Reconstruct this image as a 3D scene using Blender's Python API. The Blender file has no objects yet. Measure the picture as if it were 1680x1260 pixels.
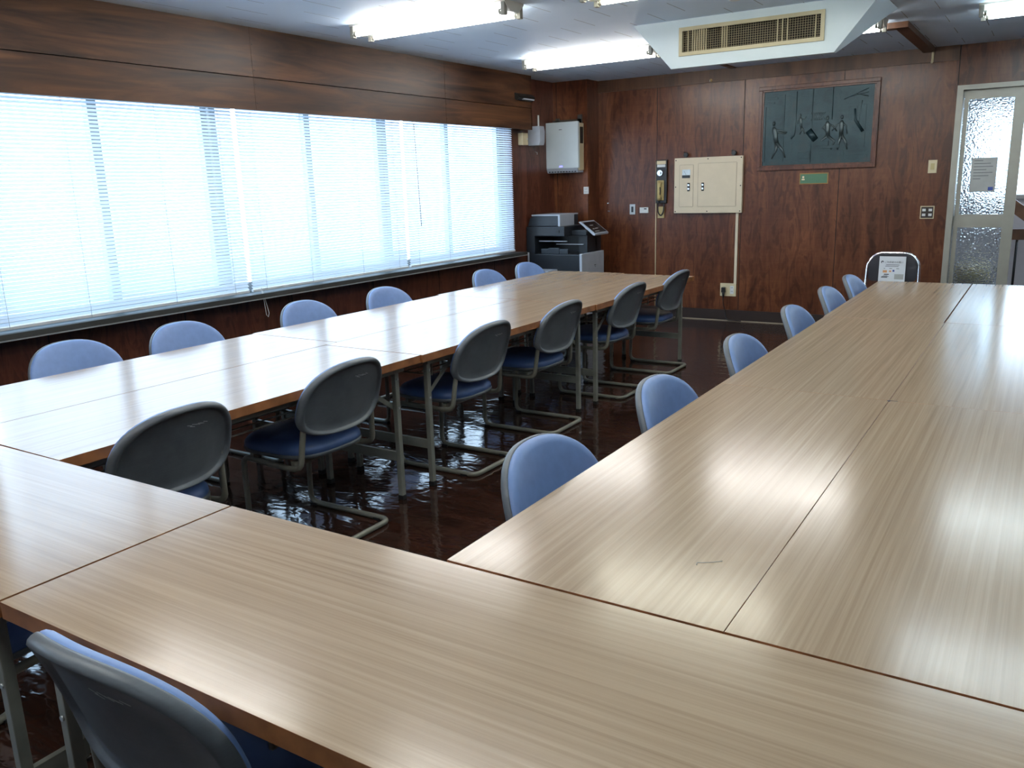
import bpy, bmesh, math, random
from mathutils import Vector, Matrix
random.seed(7)
PI = math.pi
scene = bpy.context.scene
COL = scene.collection

# ------------------------------------------------------------------ camera
yaw, pitch, roll = 0.56958, -0.23450, -0.03124
cam_d = bpy.data.cameras.new('camera')
cam = bpy.data.objects.new('camera', cam_d); COL.objects.link(cam)
f_ = Vector((-math.sin(yaw)*math.cos(pitch), math.cos(yaw)*math.cos(pitch), math.sin(pitch)))
r_ = Vector((math.cos(yaw), math.sin(yaw), 0)); u_ = r_.cross(f_)
r2 = r_*math.cos(roll)+u_*math.sin(roll); u2 = -r_*math.sin(roll)+u_*math.cos(roll)
M3 = Matrix((r2, u2, -f_)).transposed()
cam.matrix_world = Matrix.Translation((0, 0, 1.4742)) @ M3.to_4x4()
cam_d.sensor_width = 36; cam_d.lens = 36*1372.47/1680; cam_d.clip_start = 0.05
scene.camera = cam

# ------------------------------------------------------------------ world, exposure
vs = scene.view_settings
scene.display_settings.display_device = 'sRGB'
vs.view_transform = 'Standard'; vs.look = 'None'; vs.gamma = 1; vs.use_curve_mapping = False
vs.exposure = -0.24
scene.cycles.use_denoising = True
scene.cycles.max_bounces = 10; scene.cycles.diffuse_bounces = 5
scene.cycles.transmission_bounces = 8; scene.cycles.transparent_max_bounces = 16
scene.cycles.sample_clamp_indirect = 6; scene.cycles.caustics_refractive = True
w = bpy.data.worlds.new('sky'); scene.world = w; w.use_nodes = True
nt = w.node_tree; nt.nodes.clear()
out = nt.nodes.new('ShaderNodeOutputWorld'); bg = nt.nodes.new('ShaderNodeBackground')
tc = nt.nodes.new('ShaderNodeTexCoord'); sep = nt.nodes.new('ShaderNodeSeparateXYZ')
rp = nt.nodes.new('ShaderNodeValToRGB')
rp.color_ramp.elements[0].position = 0.0; rp.color_ramp.elements[0].color = (0.78, 0.90, 1, 1)
rp.color_ramp.elements[1].position = 0.7; rp.color_ramp.elements[1].color = (0.48, 0.72, 1, 1)
nt.links.new(tc.outputs['Generated'], sep.inputs[0]); nt.links.new(sep.outputs['Z'], rp.inputs[0])
nt.links.new(rp.outputs[0], bg.inputs['Color']); nt.links.new(bg.outputs[0], out.inputs['Surface'])
bg.inputs['Strength'].default_value = 8.2
TUBE_STRENGTH = 56.0

def portal(name, loc, rot, sx, sy):
    l = bpy.data.lights.new(name, 'AREA'); l.shape = 'RECTANGLE'; l.size = sx; l.size_y = sy
    l.cycles.is_portal = True
    o = bpy.data.objects.new(name, l); COL.objects.link(o); o.location = loc; o.rotation_euler = rot
portal('window_daylight_portal', (-4.86, 3.0, 1.42), (0, -PI/2, 0), 1.3, 8.8)
portal('stair_window_daylight_portal', (0.3, 10.75, 1.75), (-PI/2, 0, 0), 2.7, 1.2)

# ------------------------------------------------------------------ helpers
def lin(c):
    return tuple(((x/255)/12.92 if x/255 <= .04045 else (((x/255)+.055)/1.055)**2.4) for x in c)

class NT:
    def __init__(s, name):
        s.m = bpy.data.materials.new(name); s.m.use_nodes = True
        s.t = s.m.node_tree; s.n = s.t.nodes; s.l = s.t.links
        s.b = s.n['Principled BSDF']
    def node(s, typ, **kw):
        n = s.n.new(typ)
        for k, v in kw.items():
            if k in n.inputs: n.inputs[k].default_value = v
            else: setattr(n, k, v)
        return n
    def link(s, a, b): s.l.new(a, b)
    def coord(s, scale=(1, 1, 1), kind='Object', loc=(0, 0, 0), rot=(0, 0, 0)):
        tc = s.node('ShaderNodeTexCoord'); mp = s.node('ShaderNodeMapping')
        mp.inputs['Scale'].default_value = scale; mp.inputs['Location'].default_value = loc
        mp.inputs['Rotation'].default_value = rot
        s.link(tc.outputs[kind], mp.inputs[0]); return mp.outputs[0]
    def noise(s, vec, scale, detail=3, rough=.5, dist=0):
        n = s.node('ShaderNodeTexNoise'); n.inputs['Scale'].default_value = scale
        n.inputs['Detail'].default_value = detail; n.inputs['Roughness'].default_value = rough
        n.inputs['Distortion'].default_value = dist
        s.link(vec, n.inputs['Vector']); return n.outputs['Fac']
    def ramp(s, fac, stops):
        r = s.node('ShaderNodeValToRGB'); e = r.color_ramp.elements
        while len(e) < len(stops): e.new(0.5)
        for i, (p, c) in enumerate(stops):
            e[i].position = p; e[i].color = (*c, 1) if len(c) == 3 else c
        s.link(fac, r.inputs[0]); return r.outputs[0]
    def mix(s, fac, a, b, mode='MIX'):
        m = s.node('ShaderNodeMix', data_type='RGBA', blend_type=mode)
        for inp, v in ((m.inputs[0], fac), (m.inputs[6], a), (m.inputs[7], b)):
            if hasattr(v, 'links') or hasattr(v, 'is_linked'): s.link(v, inp)
            elif isinstance(v, (int, float)): inp.default_value = v
            else: inp.default_value = (*v, 1)
        return m.outputs[2]
    def math(s, op, a, b=0.0, c=0.0):
        m = s.node('ShaderNodeMath', operation=op)
        for i, v in enumerate((a, b, c)):
            if hasattr(v, 'is_linked'): s.link(v, m.inputs[i])
            else: m.inputs[i].default_value = v
        return m.outputs[0]
    def bump(s, h, strength=.2, dist=.01):
        b = s.node('ShaderNodeBump'); b.inputs['Strength'].default_value = strength
        b.inputs['Distance'].default_value = dist
        s.link(h, b.inputs['Height']); s.link(b.outputs[0], s.b.inputs['Normal'])
    def base(s, c):
        if hasattr(c, 'is_linked'): s.link(c, s.b.inputs['Base Color'])
        else: s.b.inputs['Base Color'].default_value = (*c, 1)
    def set(s, rough=.5, metal=0, spec=.5, coat=0, coat_r=.1):
        s.b.inputs['Roughness'].default_value = rough; s.b.inputs['Metallic'].default_value = metal
        s.b.inputs['Specular IOR Level'].default_value = spec
        s.b.inputs['Coat Weight'].default_value = coat; s.b.inputs['Coat Roughness'].default_value = coat_r
        return s.m

def plain(name, rgb, rough=.5, metal=0, var=.06, spec=.5, scale=12, bump=0):
    t = NT(name); v = t.coord()
    n = t.noise(v, scale, 4)
    c = lin(rgb); t.base(t.ramp(n, [(.3, tuple(x*(1-var) for x in c)), (.7, tuple(min(1, x*(1+var)) for x in c))]))
    if bump: t.bump(t.noise(v, scale*12, 2), bump, .002)
    return t.set(rough, metal, spec)

def emis(name, rgb, strength):
    t = NT(name); t.base(rgb); t.b.inputs['Emission Color'].default_value = (*rgb, 1)
    t.b.inputs['Emission Strength'].default_value = strength
    return t.m

# laminate tabletop: straight fine grain along local X
def mat_laminate():
    t = NT('tan_wood_laminate'); oi = t.node('ShaderNodeObjectInfo')
    tc = t.node('ShaderNodeTexCoord'); ad = t.node('ShaderNodeVectorMath', operation='ADD')
    sc = t.node('ShaderNodeVectorMath', operation='SCALE'); sc.inputs['Scale'].default_value = 7.0
    cb = t.node('ShaderNodeCombineXYZ'); t.link(oi.outputs['Random'], cb.inputs[0]); t.link(oi.outputs['Random'], cb.inputs[1])
    t.link(cb.outputs[0], sc.inputs[0]); t.link(tc.outputs['Object'], ad.inputs[0]); t.link(sc.outputs[0], ad.inputs[1])
    def mp(s):
        m = t.node('ShaderNodeMapping'); m.inputs['Scale'].default_value = s; t.link(ad.outputs[0], m.inputs[0]); return m.outputs[0]
    n1 = t.noise(mp((.9, 80, 1)), 1, 4, .6)
    n2 = t.noise(mp((2.2, 200, 1)), 1, 3, .6)
    n3 = t.noise(mp((.5, 9, 1)), 1, 2)
    a = t.ramp(n1, [(.30, lin((163, 139, 114))), (.5, lin((175, 151, 125))), (.7, lin((185, 162, 136)))])
    b = t.ramp(n2, [(.3, (.78, .76, .74)), (.6, (1, 1, 1))])
    c = t.mix(.55, a, b, 'MULTIPLY')
    d = t.ramp(n3, [(.3, (.92, .91, .9)), (.7, (1.0, 1.0, 1.0))])
    t.base(t.mix(.7, c, d, 'MULTIPLY'))
    sm = t.noise(t.coord((1, 1, 1)), 5, 5, .6)
    r = t.node('ShaderNodeMapRange'); t.link(sm, r.inputs[0])
    r.inputs[3].default_value = .14; r.inputs[4].default_value = .22
    t.link(r.outputs[0], t.b.inputs['Roughness'])
    t.bump(n2, .04, .001)
    m = t.set(.25, 0, .38); t.link(r.outputs[0], t.b.inputs['Roughness']); return m

# figured wood wall veneer. axis: grain vertical (Z)
def mat_veneer(name, dark, mid, light, gscale=(5, 5, .7), rough=.3, fig=True, seed=0, horiz=False):
    t = NT(name)
    if horiz:
        v = t.coord((1.0, .55, 6.0), loc=(seed, seed, seed)); v2 = t.coord((1, 1.2, 26), loc=(seed, 0, 0)); vf = t.coord((1, 1, 1.8))
    else:
        v = t.coord((3.2, 3.2, .5), loc=(seed, seed, seed)); v2 = t.coord((26, 26, 1.2), loc=(seed, 0, 0)); vf = t.coord((1, 1, 1.8))
    n = t.noise(v, 1.5, 5, .6, 1.3)
    c = t.ramp(n, [(.28, lin(dark)), (.5, lin(mid)), (.72, lin(light))])
    n2 = t.noise(v2, 1, 4, .65, .3)
    c = t.mix(.45, c, t.ramp(n2, [(.3, (.62, .58, .56)), (.65, (1, 1, 1))]), 'MULTIPLY')
    if fig:
        vv = t.coord((5, 5, 1.3), loc=(seed, 3, 1))
        nn = t.noise(vv, 1.8, 3, .55, 2.2)
        c = t.mix(.75, c, t.ramp(nn, [(.40, (.48, .40, .38)), (.5, (1, 1, 1)), (.62, (.78, .7, .68))]), 'MULTIPLY')
        vs_ = t.coord((4, 4, 26), loc=(seed, 0, 4))
        nf = t.noise(vs_, 1.0, 3, .5, 1.0)
        c = t.mix(.5, c, t.ramp(nf, [(.38, (.80, .74, .72)), (.6, (1, 1, 1))]), 'MULTIPLY')
    t.base(c); t.bump(n2, .05, .001)
    return t.set(rough, 0, .35)

M = {}
M['laminate'] = mat_laminate()
M['edge'] = plain('brown_edge_band', (146, 94, 56), .45, var=.35, scale=14)
M['wall'] = mat_veneer('red_brown_veneer', (72, 40, 24), (98, 58, 38), (122, 76, 50))
M['wall_dark'] = mat_veneer('dark_red_brown_veneer', (74, 42, 30), (92, 54, 40), (112, 68, 50), seed=5)
M['soffit'] = mat_veneer('walnut_veneer', (38, 24, 16), (76, 49, 32), (106, 70, 45), horiz=True, fig=False, rough=.46, seed=2)
M['crown'] = mat_veneer('walnut_crown_veneer', (64, 44, 30), (86, 58, 40), (98, 68, 48), fig=False, rough=.4, seed=9)
M['black_base'] = plain('dark_baseboard_vinyl', (40, 28, 24), .45)
M['groove'] = plain('dark_groove', (22, 14, 12), .8)
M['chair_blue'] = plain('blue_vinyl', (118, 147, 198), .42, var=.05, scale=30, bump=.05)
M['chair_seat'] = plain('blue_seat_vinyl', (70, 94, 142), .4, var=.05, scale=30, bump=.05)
def mat_shell():
    t = NT('grey_plastic_shell'); v = t.coord(); n = t.noise(v, 6, 5, .6); n2 = t.noise(t.coord((3, 3, 60)), 6, 3)
    c = t.ramp(n, [(.3, lin((80, 85, 90))), (.7, lin((100, 105, 110)))])
    c = t.mix(.3, c, t.ramp(n2, [(.35, (.75, .75, .75)), (.6, (1, 1, 1))]), 'MULTIPLY')
    t.base(c); t.bump(t.noise(v, 300, 2), .06, .001); return t.set(.42)
M['shell'] = mat_shell()
M['frame'] = plain('grey_green_enamel', (126, 124, 112), .35, metal=.15, var=.1)
M['leg'] = plain('grey_painted_steel', (128, 128, 118), .4, metal=.1, var=.12)
M['foot'] = plain('black_rubber', (22, 22, 22), .6)
M['scuff'] = plain('pale_scuff', (176, 180, 182), .5)
M['dark_metal'] = plain('dark_metal', (48, 48, 46), .4, .6)
M['alu'] = plain('aluminium', (178, 180, 180), .35, .5, var=.04)
M['alu_dark'] = plain('bronze_aluminium', (70, 70, 67), .4, .4)
M['white'] = plain('white_plastic', (214, 218, 220), .4)
M['cream'] = plain('cream_enamel', (208, 196, 172), .4, var=.03)
M['cream_dark'] = plain('dull_cream_line', (150, 138, 118), .5)  # darker cream, for panel door gaps and the floor trim strip
M['ivory'] = plain('aged_ivory_plastic', (186, 170, 120), .4)
M['beige'] = plain('beige_plastic', (206, 194, 160), .45)
M['black'] = plain('black_plastic', (18, 19, 22), .35)
M['blackv'] = plain('black_vinyl', (20, 22, 34), .3)
M['charcoal'] = plain('charcoal_plastic', (24, 30, 37), .45)
M['charcoal2'] = plain('slate_plastic', (36, 44, 52), .45)
M['lgrey'] = plain('light_grey_plastic', (168, 176, 188), .4)
M['chrome'] = plain('chrome', (225, 225, 228), .12, 1.0, var=.02)
M['purif'] = plain('pale_blue_white_plastic', (196, 208, 214), .35, var=.02)
M['paper'] = plain('white_paper', (226, 230, 236), .7, var=.02)
M['ink'] = plain('dark_ink', (60, 62, 74), .7)
M['ink_orange'] = plain('orange_ink', (220, 160, 110), .7)
M['ink_blue'] = plain('blue_ink', (60, 80, 150), .7)
M['ink_grey'] = plain('grey_ink', (176, 178, 176), .7)
M['green'] = plain('green_plaque_enamel', (58, 104, 78), .4)
M['brass'] = plain('aged_brass', (132, 104, 62), .35, .7)
M['door_frame'] = plain('beige_grey_aluminium', (158, 156, 146), .4, .2, var=.04)
M['tube'] = emis('fluorescent_tube', (1, .985, .95), TUBE_STRENGTH)
M['tube_cool'] = emis('cool_fluorescent_tube', (.80, .95, 1), TUBE_STRENGTH*.75)
M['tube_warm'] = emis('dim_warm_fluorescent_tube', (1, 1, .84), TUBE_STRENGTH*.7)
M['lamp_body'] = plain('white_enamel_lamp', (222, 222, 214), .35, var=.02)
M['socket'] = plain('grey_lamp_socket', (150, 148, 138), .5)
M['duct'] = plain('pale_painted_panel', (208, 222, 230), .5, var=.02, scale=2)
M['grille'] = plain('cream_grille', (186, 176, 146), .5)
M['hall'] = plain('hall_wall_paint', (200, 201, 208), .7, var=.03)
M['brownrail'] = plain('brown_handrail_wood', (112, 78, 56), .4, var=.2)
M['louvre'] = plain('dark_cream_louvre', (150, 138, 108), .5)  # darker cream than the grille frame around it
M['meter'] = plain('meter_face', (206, 222, 232), .3)
M['ground'] = plain('outdoor_concrete', (170, 172, 174), .8, scale=.3)
M['stool'] = plain('beige_upholstery', (206, 196, 156), .7)
M['led'] = emis('blue_indicator', (.3, .3, 1), 2.0)

def mat_relief():
    t = NT('patinated_bronze'); v = t.coord((1, 1, 1)); n = t.noise(v, 7, 6, .65, .6)
    n2 = t.noise(t.coord((30, 30, 4)), 1, 4, .6)
    c = t.ramp(n, [(.3, lin((20, 38, 45))), (.52, lin((30, 54, 60))), (.66, lin((40, 56, 60))), (.78, lin((66, 56, 58)))])
    c = t.mix(.35, c, t.ramp(n2, [(.35, (.7, .7, .7)), (.6, (1, 1, 1))]), 'MULTIPLY')
    t.base(c); t.bump(n, .5, .006); return t.set(.42, .45)
M['relief'] = mat_relief()
M['relief_hi'] = plain('rubbed_bronze', (66, 78, 80), .35, .5, var=.25)

def mat_floor():
    t = NT('dark_polished_parquet')
    tc = t.node('ShaderNodeTexCoord')
    # parquet squares of planks: brick texture for plank seams
    br = t.node('ShaderNodeTexBrick'); br.inputs['Scale'].default_value = 1.0
    br.inputs['Mortar Size'].default_value = .0022; br.inputs['Brick Width'].default_value = .30
    br.inputs['Row Height'].default_value = .075; br.inputs['Mortar Smooth'].default_value = .1
    br.inputs['Color1'].default_value = (*lin((58, 34, 25)), 1); br.inputs['Color2'].default_value = (*lin((44, 27, 20)), 1)
    br.inputs['Mortar'].default_value = (*lin((22, 14, 12)), 1)
    t.link(tc.outputs['Object'], br.inputs['Vector'])
    n = t.noise(t.coord((4, 30, 1)), 1, 4, .6)
    c = t.mix(.6, br.outputs['Color'], t.ramp(n, [(.3, (.6, .56, .54)), (.7, (1, 1, 1))]), 'MULTIPLY')
    t.base(c)
    w1 = t.noise(t.coord((6, 12, 1)), 1, 2, .5, 1.0)
    w2 = t.noise(t.coord((2, 2, 1)), 7, 2)
    h = t.math('ADD', t.math('MULTIPLY', w1, 1.0), t.math('MULTIPLY', w2, .4))
    h = t.math('SUBTRACT', h, t.math('MULTIPLY', br.outputs['Fac'], .35))
    rv = t.node('ShaderNodeSeparateColor'); t.link(br.outputs['Color'], rv.inputs[0])
    h = t.math('ADD', h, t.math('MULTIPLY', rv.outputs[0], 22.0))
    t.bump(h, .42, .006)
    return t.set(.08, 0, .6)
M['floor'] = mat_floor()

def mat_ceiling():
    t = NT('painted_ceiling_board')
    tc = t.node('ShaderNodeTexCoord'); sp = t.node('ShaderNodeSeparateXYZ'); t.link(tc.outputs['Object'], sp.inputs[0])
    # fine dashed joint lines running along Y, staggered column by column
    cx = t.math('MULTIPLY', t.math('ADD', sp.outputs['X'], 10.0 - .0255), 1/.2275)
    col = t.math('FLOOR', cx); fx = t.math('FRACT', cx)
    line = t.math('LESS_THAN', t.math('ABSOLUTE', t.math('SUBTRACT', fx, .5)), .012)
    off = t.math('FRACT', t.math('MULTIPLY', col, .37))
    fy = t.math('FRACT', t.math('ADD', t.math('MULTIPLY', sp.outputs['Y'], 1/.62), off))
    dash = t.math('LESS_THAN', fy, .5)
    k = t.math('MULTIPLY', line, dash)
    n = t.noise(t.coord(), 2, 3); n2 = t.noise(t.coord((30, 30, 1)), 8, 3, .7)
    c = t.ramp(n, [(.3, lin((206, 224, 243))), (.7, lin((214, 230, 247)))])
    c = t.mix(k, c, lin((128, 134, 142)))
    t.base(c); t.bump(n2, .12, .003)
    return t.set(.55, 0, .35)
M['ceiling'] = mat_ceiling()

def mat_slat():
    t = NT('white_slat_enamel'); t.base(lin((226, 232, 238))); t.set(.45)
    tr = t.node('ShaderNodeBsdfTranslucent'); tr.inputs['Color'].default_value = (*lin((225, 235, 245)), 1)
    mx = t.node('ShaderNodeMixShader'); mx.inputs[0].default_value = .4
    o = t.n['Material Output']; t.link(t.b.outputs[0], mx.inputs[1]); t.link(tr.outputs[0], mx.inputs[2]); t.link(mx.outputs[0], o.inputs[0])
    return t.m
M['slat'] = mat_slat()
def mat_pane():
    t = NT('window_glass'); tr = t.node('ShaderNodeBsdfTransparent'); gl = t.node('ShaderNodeBsdfGlossy')
    gl.inputs['Roughness'].default_value = .02
    tr.inputs['Color'].default_value = (.93, .97, 1, 1)
    mx = t.node('ShaderNodeMixShader'); mx.inputs[0].default_value = .05
    t.link(tr.outputs[0], mx.inputs[1]); t.link(gl.outputs[0], mx.inputs[2])
    t.link(mx.outputs[0], t.n['Material Output'].inputs[0]); return t.m
M['pane'] = mat_pane()
def mat_obscure():
    t = NT('obscured_patterned_glass'); t.base((.86, .95, 1.0)); t.set(.06, 0, .5)
    t.b.inputs['Transmission Weight'].default_value = 1; t.b.inputs['IOR'].default_value = 1.45
    vo = t.node('ShaderNodeTexVoronoi'); vo.inputs['Scale'].default_value = 55
    vo.feature = 'SMOOTH_F1'; vo.inputs['Smoothness'].default_value = .6
    t.link(t.coord((1, 1, 1.5)), vo.inputs['Vector'])
    t.bump(vo.outputs['Distance'], .45, .02); return t.m
M['obscure'] = mat_obscure()

# ---- mesh helpers
def box(bm, x0, x1, y0, y1, z0, z1, mi=0, bev=0):
    vs_ = [bm.verts.new(p) for p in ((x0,y0,z0),(x1,y0,z0),(x1,y1,z0),(x0,y1,z0),(x0,y0,z1),(x1,y0,z1),(x1,y1,z1),(x0,y1,z1))]
    fs = [bm.faces.new([vs_[i] for i in q]) for q in ((0,3,2,1),(4,5,6,7),(0,1,5,4),(1,2,6,5),(2,3,7,6),(3,0,4,7))]
    for f in fs: f.material_index = mi
    if bev:
        es = set(e for f in fs for e in f.edges)
        bmesh.ops.bevel(bm, geom=list(es), offset=bev, segments=2, affect='EDGES', profile=.6)
    return fs
def cyl(bm, p0, p1, r0, r1=None, n=16, mi=0, cap=True):
    if r1 is None: r1 = r0
    p0 = Vector(p0); p1 = Vector(p1); d = (p1-p0).normalized()
    a = d.orthogonal().normalized(); b = d.cross(a)
    A = [bm.verts.new(p0+r0*(a*math.cos(2*PI*i/n)+b*math.sin(2*PI*i/n))) for i in range(n)]
    B = [bm.verts.new(p1+r1*(a*math.cos(2*PI*i/n)+b*math.sin(2*PI*i/n))) for i in range(n)]
    for i in range(n):
        f = bm.faces.new((A[i], A[(i+1)%n], B[(i+1)%n], B[i])); f.smooth = True; f.material_index = mi
    if cap:
        for q in (A[::-1], B):
            f = bm.faces.new(q); f.material_index = mi
def tube(bm, pts, r, n=10, mi=0, bend=0, seg=5):
    P = [Vector(p) for p in pts]
    if bend:
        Q = [P[0]]
        for i in range(1, len(P)-1):
            a, b, c = P[i-1], P[i], P[i+1]
            d = min(bend, (a-b).length*.49, (c-b).length*.49)
            s = b+(a-b).normalized()*d; e = b+(c-b).normalized()*d
            for k in range(seg+1):
                u = k/seg; Q.append((1-u)**2*s+2*u*(1-u)*b+u*u*e)
        Q.append(P[-1]); P = Q
    rr = r if isinstance(r, (list, tuple)) else [r]*len(P)
    rings = []; prev = None
    for i, p in enumerate(P):
        t = (P[min(i+1, len(P)-1)]-P[max(i-1, 0)]).normalized()
        if prev is None: a = t.orthogonal().normalized()
        else:
            a = prev-t*prev.dot(t); a = a.normalized() if a.length > 1e-6 else t.orthogonal().normalized()
        prev = a; b = t.cross(a)
        rings.append([bm.verts.new(p+rr[i]*(a*math.cos(2*PI*k/n)+b*math.sin(2*PI*k/n))) for k in range(n)])
    for A, B in zip(rings, rings[1:]):
        for k in range(n):
            f = bm.faces.new((A[k], A[(k+1)%n], B[(k+1)%n], B[k])); f.smooth = True; f.material_index = mi
    for q in (rings[0][::-1], rings[-1]):
        f = bm.faces.new(q); f.material_index = mi
def obox(bm, p0, p1, wx, wz, up=(0, 0, 1), mi=0):
    """flat bar from p0 to p1 of width wx (side) and wz (up)"""
    p0 = Vector(p0); p1 = Vector(p1); d = (p1-p0).normalized(); up = Vector(up)
    s = d.cross(up).normalized(); u = s.cross(d)
    vv = []
    for p in (p0, p1):
        for a, b in ((-1,-1),(1,-1),(1,1),(-1,1)): vv.append(bm.verts.new(p+s*wx/2*a+u*wz/2*b))
    for q in ((0,1,2,3),(7,6,5,4),(0,4,5,1),(1,5,6,2),(2,6,7,3),(3,7,4,0)):
        f = bm.faces.new([vv[i] for i in q]); f.material_index = mi
def prism(bm, poly, h0, h1, fn, mi=0):
    """poly of 2D points extruded between h0 and h1; fn(a,b,h)->xyz"""
    A = [bm.verts.new(fn(a, b, h0)) for a, b in poly]; B = [bm.verts.new(fn(a, b, h1)) for a, b in poly]
    n = len(poly)
    for q in (A[::-1], B): bm.faces.new(q).material_index = mi
    for i in range(n): bm.faces.new((A[i], A[(i+1)%n], B[(i+1)%n], B[i])).material_index = mi

def obj(name, bm, mats, parent=None, recalc=True):
    if recalc: bmesh.ops.recalc_face_normals(bm, faces=bm.faces)
    me = bpy.data.meshes.new(name); bm.to_mesh(me); bm.free()
    for m in (mats if isinstance(mats, (list, tuple)) else [mats]): me.materials.append(M[m] if isinstance(m, str) else m)
    o = bpy.data.objects.new(name, me); COL.objects.link(o)
    if parent: o.parent = parent
    return o
def NB(): return bmesh.new()
def empty(name, loc=(0, 0, 0), rz=0, label=None, cat=None, group=None):
    o = bpy.data.objects.new(name, None); COL.objects.link(o); o.empty_display_size = .1
    o.location = loc; o.rotation_euler = (0, 0, rz)
    return tag(o, label, cat, group)
def tag(o, label=None, cat=None, group=None, kind=None):
    if label: o['label'] = label
    if cat: o['category'] = cat
    if group: o['group'] = group
    if kind: o['kind'] = kind
    return o
def struct(name, bm, mats, parent=None):
    o = obj(name, bm, mats, parent)
    if parent is None: o['kind'] = 'structure'
    return o
def copy_tree(o, parent=None):
    c = o.copy(); COL.objects.link(c)
    if parent: c.parent = parent
    for ch in list(o.children): copy_tree(ch, c)
    return c
def text(name, s, size, loc, rot, mat, parent=None, extrude=.0004, align='LEFT'):
    cu = bpy.data.curves.new(name, 'FONT'); cu.body = s; cu.size = size; cu.extrude = extrude
    cu.align_x = align; cu.materials.append(M[mat])
    o = bpy.data.objects.new(name, cu); COL.objects.link(o)
    o.location = loc; o.rotation_euler = rot
    me = bpy.data.meshes.new_from_object(o); bpy.data.objects.remove(o)
    o = bpy.data.objects.new(name, me); COL.objects.link(o); o.location = loc; o.rotation_euler = rot
    if parent: o.parent = parent
    return o

# ------------------------------------------------------------------ room
H = 2.527; YB = 8.617; XW = -4.70; XR = 2.2; YR = -2.6; XS = -4.56
WZ0, WZ1, WY0, WY1 = .80, 2.12, -1.40, 7.42
b = NB(); box(b, XW-.3, XR+.2, YR-.2, 10.9, -.12, 0); struct('floor', b, 'floor')
b = NB(); box(b, XW-.3, XR+.2, YR-.2, 10.9, H, H+.12); struct('ceiling', b, 'ceiling')
# window wall with opening
b = NB()
box(b, XW-.18, XW, YR, YB, 0, WZ0-.02)
box(b, XW-.18, XW, YR, YB, WZ1, H)
box(b, XW-.18, XW, YR, WY0, WZ0-.02, WZ1)
box(b, XW-.18, XW, WY1, YB, WZ0-.02, WZ1)
box(b, XW-.18, XW, .42, 2.11, WZ0-.02, WZ1)
for y in (-1.1, -.2, .7, 1.6, 2.52, 3.42, 4.35, 5.25, 6.15, 7.08):
    box(b, XW, XW+.001, y-.003, y+.003, .1, WZ0-.03, 1)
struct('wall_left', b, ['wall_dark', 'groove'])
b = NB()
box(b, XW-.15, -.795, YB, YB+.12, 0, H)
box(b, -.795, 1.05, YB, YB+.12, 2.19, H)
box(b, 1.05, XR, YB, YB+.12, 0, H)
for x in (-3.6, -2.676, -1.743):
    box(b, x-.0035, x+.0035, YB-.001, YB, .12, 2.41, 1)
box(b, -.8, -.793, YB-.001, YB, 2.19, H, 1)
struct('wall_back', b, ['wall', 'groove'])
b = NB(); box(b, XR, XR+.15, YR, YB+.12, 0, H)
for y in range(-2, 9): box(b, XR-.001, XR, y-.003, y+.003, .12, H, 1)
struct('wall_right', b, ['wall', 'groove'])
b = NB(); box(b, XW-.18, XR+.15, YR-.15, YR, 0, H); struct('wall_front', b, 'hall')
b = NB(); box(b, XW, -4.284, 8.34, YB, 0, H)
box(b, -4.66, -4.654, 8.339, 8.34, .1, H, 1)
struct('trim_1', b, ['wall', 'groove'])      # boxed pillar in the corner
b = NB(); box(b, -4.284, -.80, YB-.018, YB, 2.405, H, 0); struct('trim_2', b, 'crown')
b = NB(); box(b, -4.284, -.80, YB-.012, YB, 0, .115)
box(b, -4.284, -.80, YB-.022, YB-.012, 0, .008, 1)
struct('baseboard_back', b, ['black_base', 'cream_dark'])
b = NB(); box(b, XW, XW+.012, YR, 8.34, 0, .1); struct('baseboard_left', b, 'black_base')
# soffit (blind box) in walnut boards
b = NB()
ys = [YR, .55, 2.25, 3.95, 5.66, 7.65]
ys = [YR, -.2, 1.93, 4.06, 6.19, 7.655]
for a, c in zip(ys, ys[1:]):
    box(b, XS-.02, XS, a+.0012, c-.0012, 2.006, 2.211)
    box(b, XS-.02, XS, a+.0012, c-.0012, 2.217, H)
box(b, XS-.026, XS-.02, YR, 7.654, 2.012, H, 1)
box(b, XW, XS-.02, YR, 7.654, 2.13, 2.15, 1)
box(b, XW, XS, 7.64, 7.655, 2.006, H, 0)
for y in (1.93, 4.06, 6.19):
    for z in (2.05, 2.17, 2.26, 2.42): cyl(b, (XS, y+.012, z), (XS+.001, y+.012, z), .004, n=8, mi=1)
struct('trim_3', b, ['soffit', 'groove'])
# sill
b = NB()
box(b, XW-.17, XS-.01, WY0-.1, 7.50, .765, .785, 0)
box(b, XS-.012, XS, WY0-.1, 7.50, .758, .788, 0)
box(b, XS-.010, XS+.004, WY0-.1, 7.50, .750, .757, 1)
box(b, XW, XW+.03, WY0-.1, 7.50, .735, .765, 0)
struct('trim_4', b, ['alu_dark', 'alu'])
# windows: one unit per blind
wy = [(-1.34, .40, -.47), (2.13, 3.835, 3.03), (3.855, 5.57, 4.735), (5.59, 7.38, 6.485)]
for i, (a, c, m) in enumerate(wy):
    b = NB()
    for (y0, y1) in ((a, a+.05), (c-.05, c), (m-.03, m+.03)): box(b, -4.84, -4.79, y0, y1, WZ0+.05, WZ1-.05)
    box(b, -4.84, -4.79, a, c, WZ0-.02, WZ0+.05); box(b, -4.84, -4.79, a, c, WZ1-.05, WZ1)
    box(b, -4.79, -4.775, m-.035, m-.01, 1.30, 1.42)
    o = struct('window_%d' % (i+1), b, 'alu')
    b = NB(); box(b, -4.818, -4.814, a+.05, m-.03, WZ0+.05, WZ1-.05); struct('window_pane', b, 'pane', o)
    b = NB(); box(b, -4.818, -4.814, m+.03, c-.05, WZ0+.05, WZ1-.05); struct('window_pane', b, 'pane', o)

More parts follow.
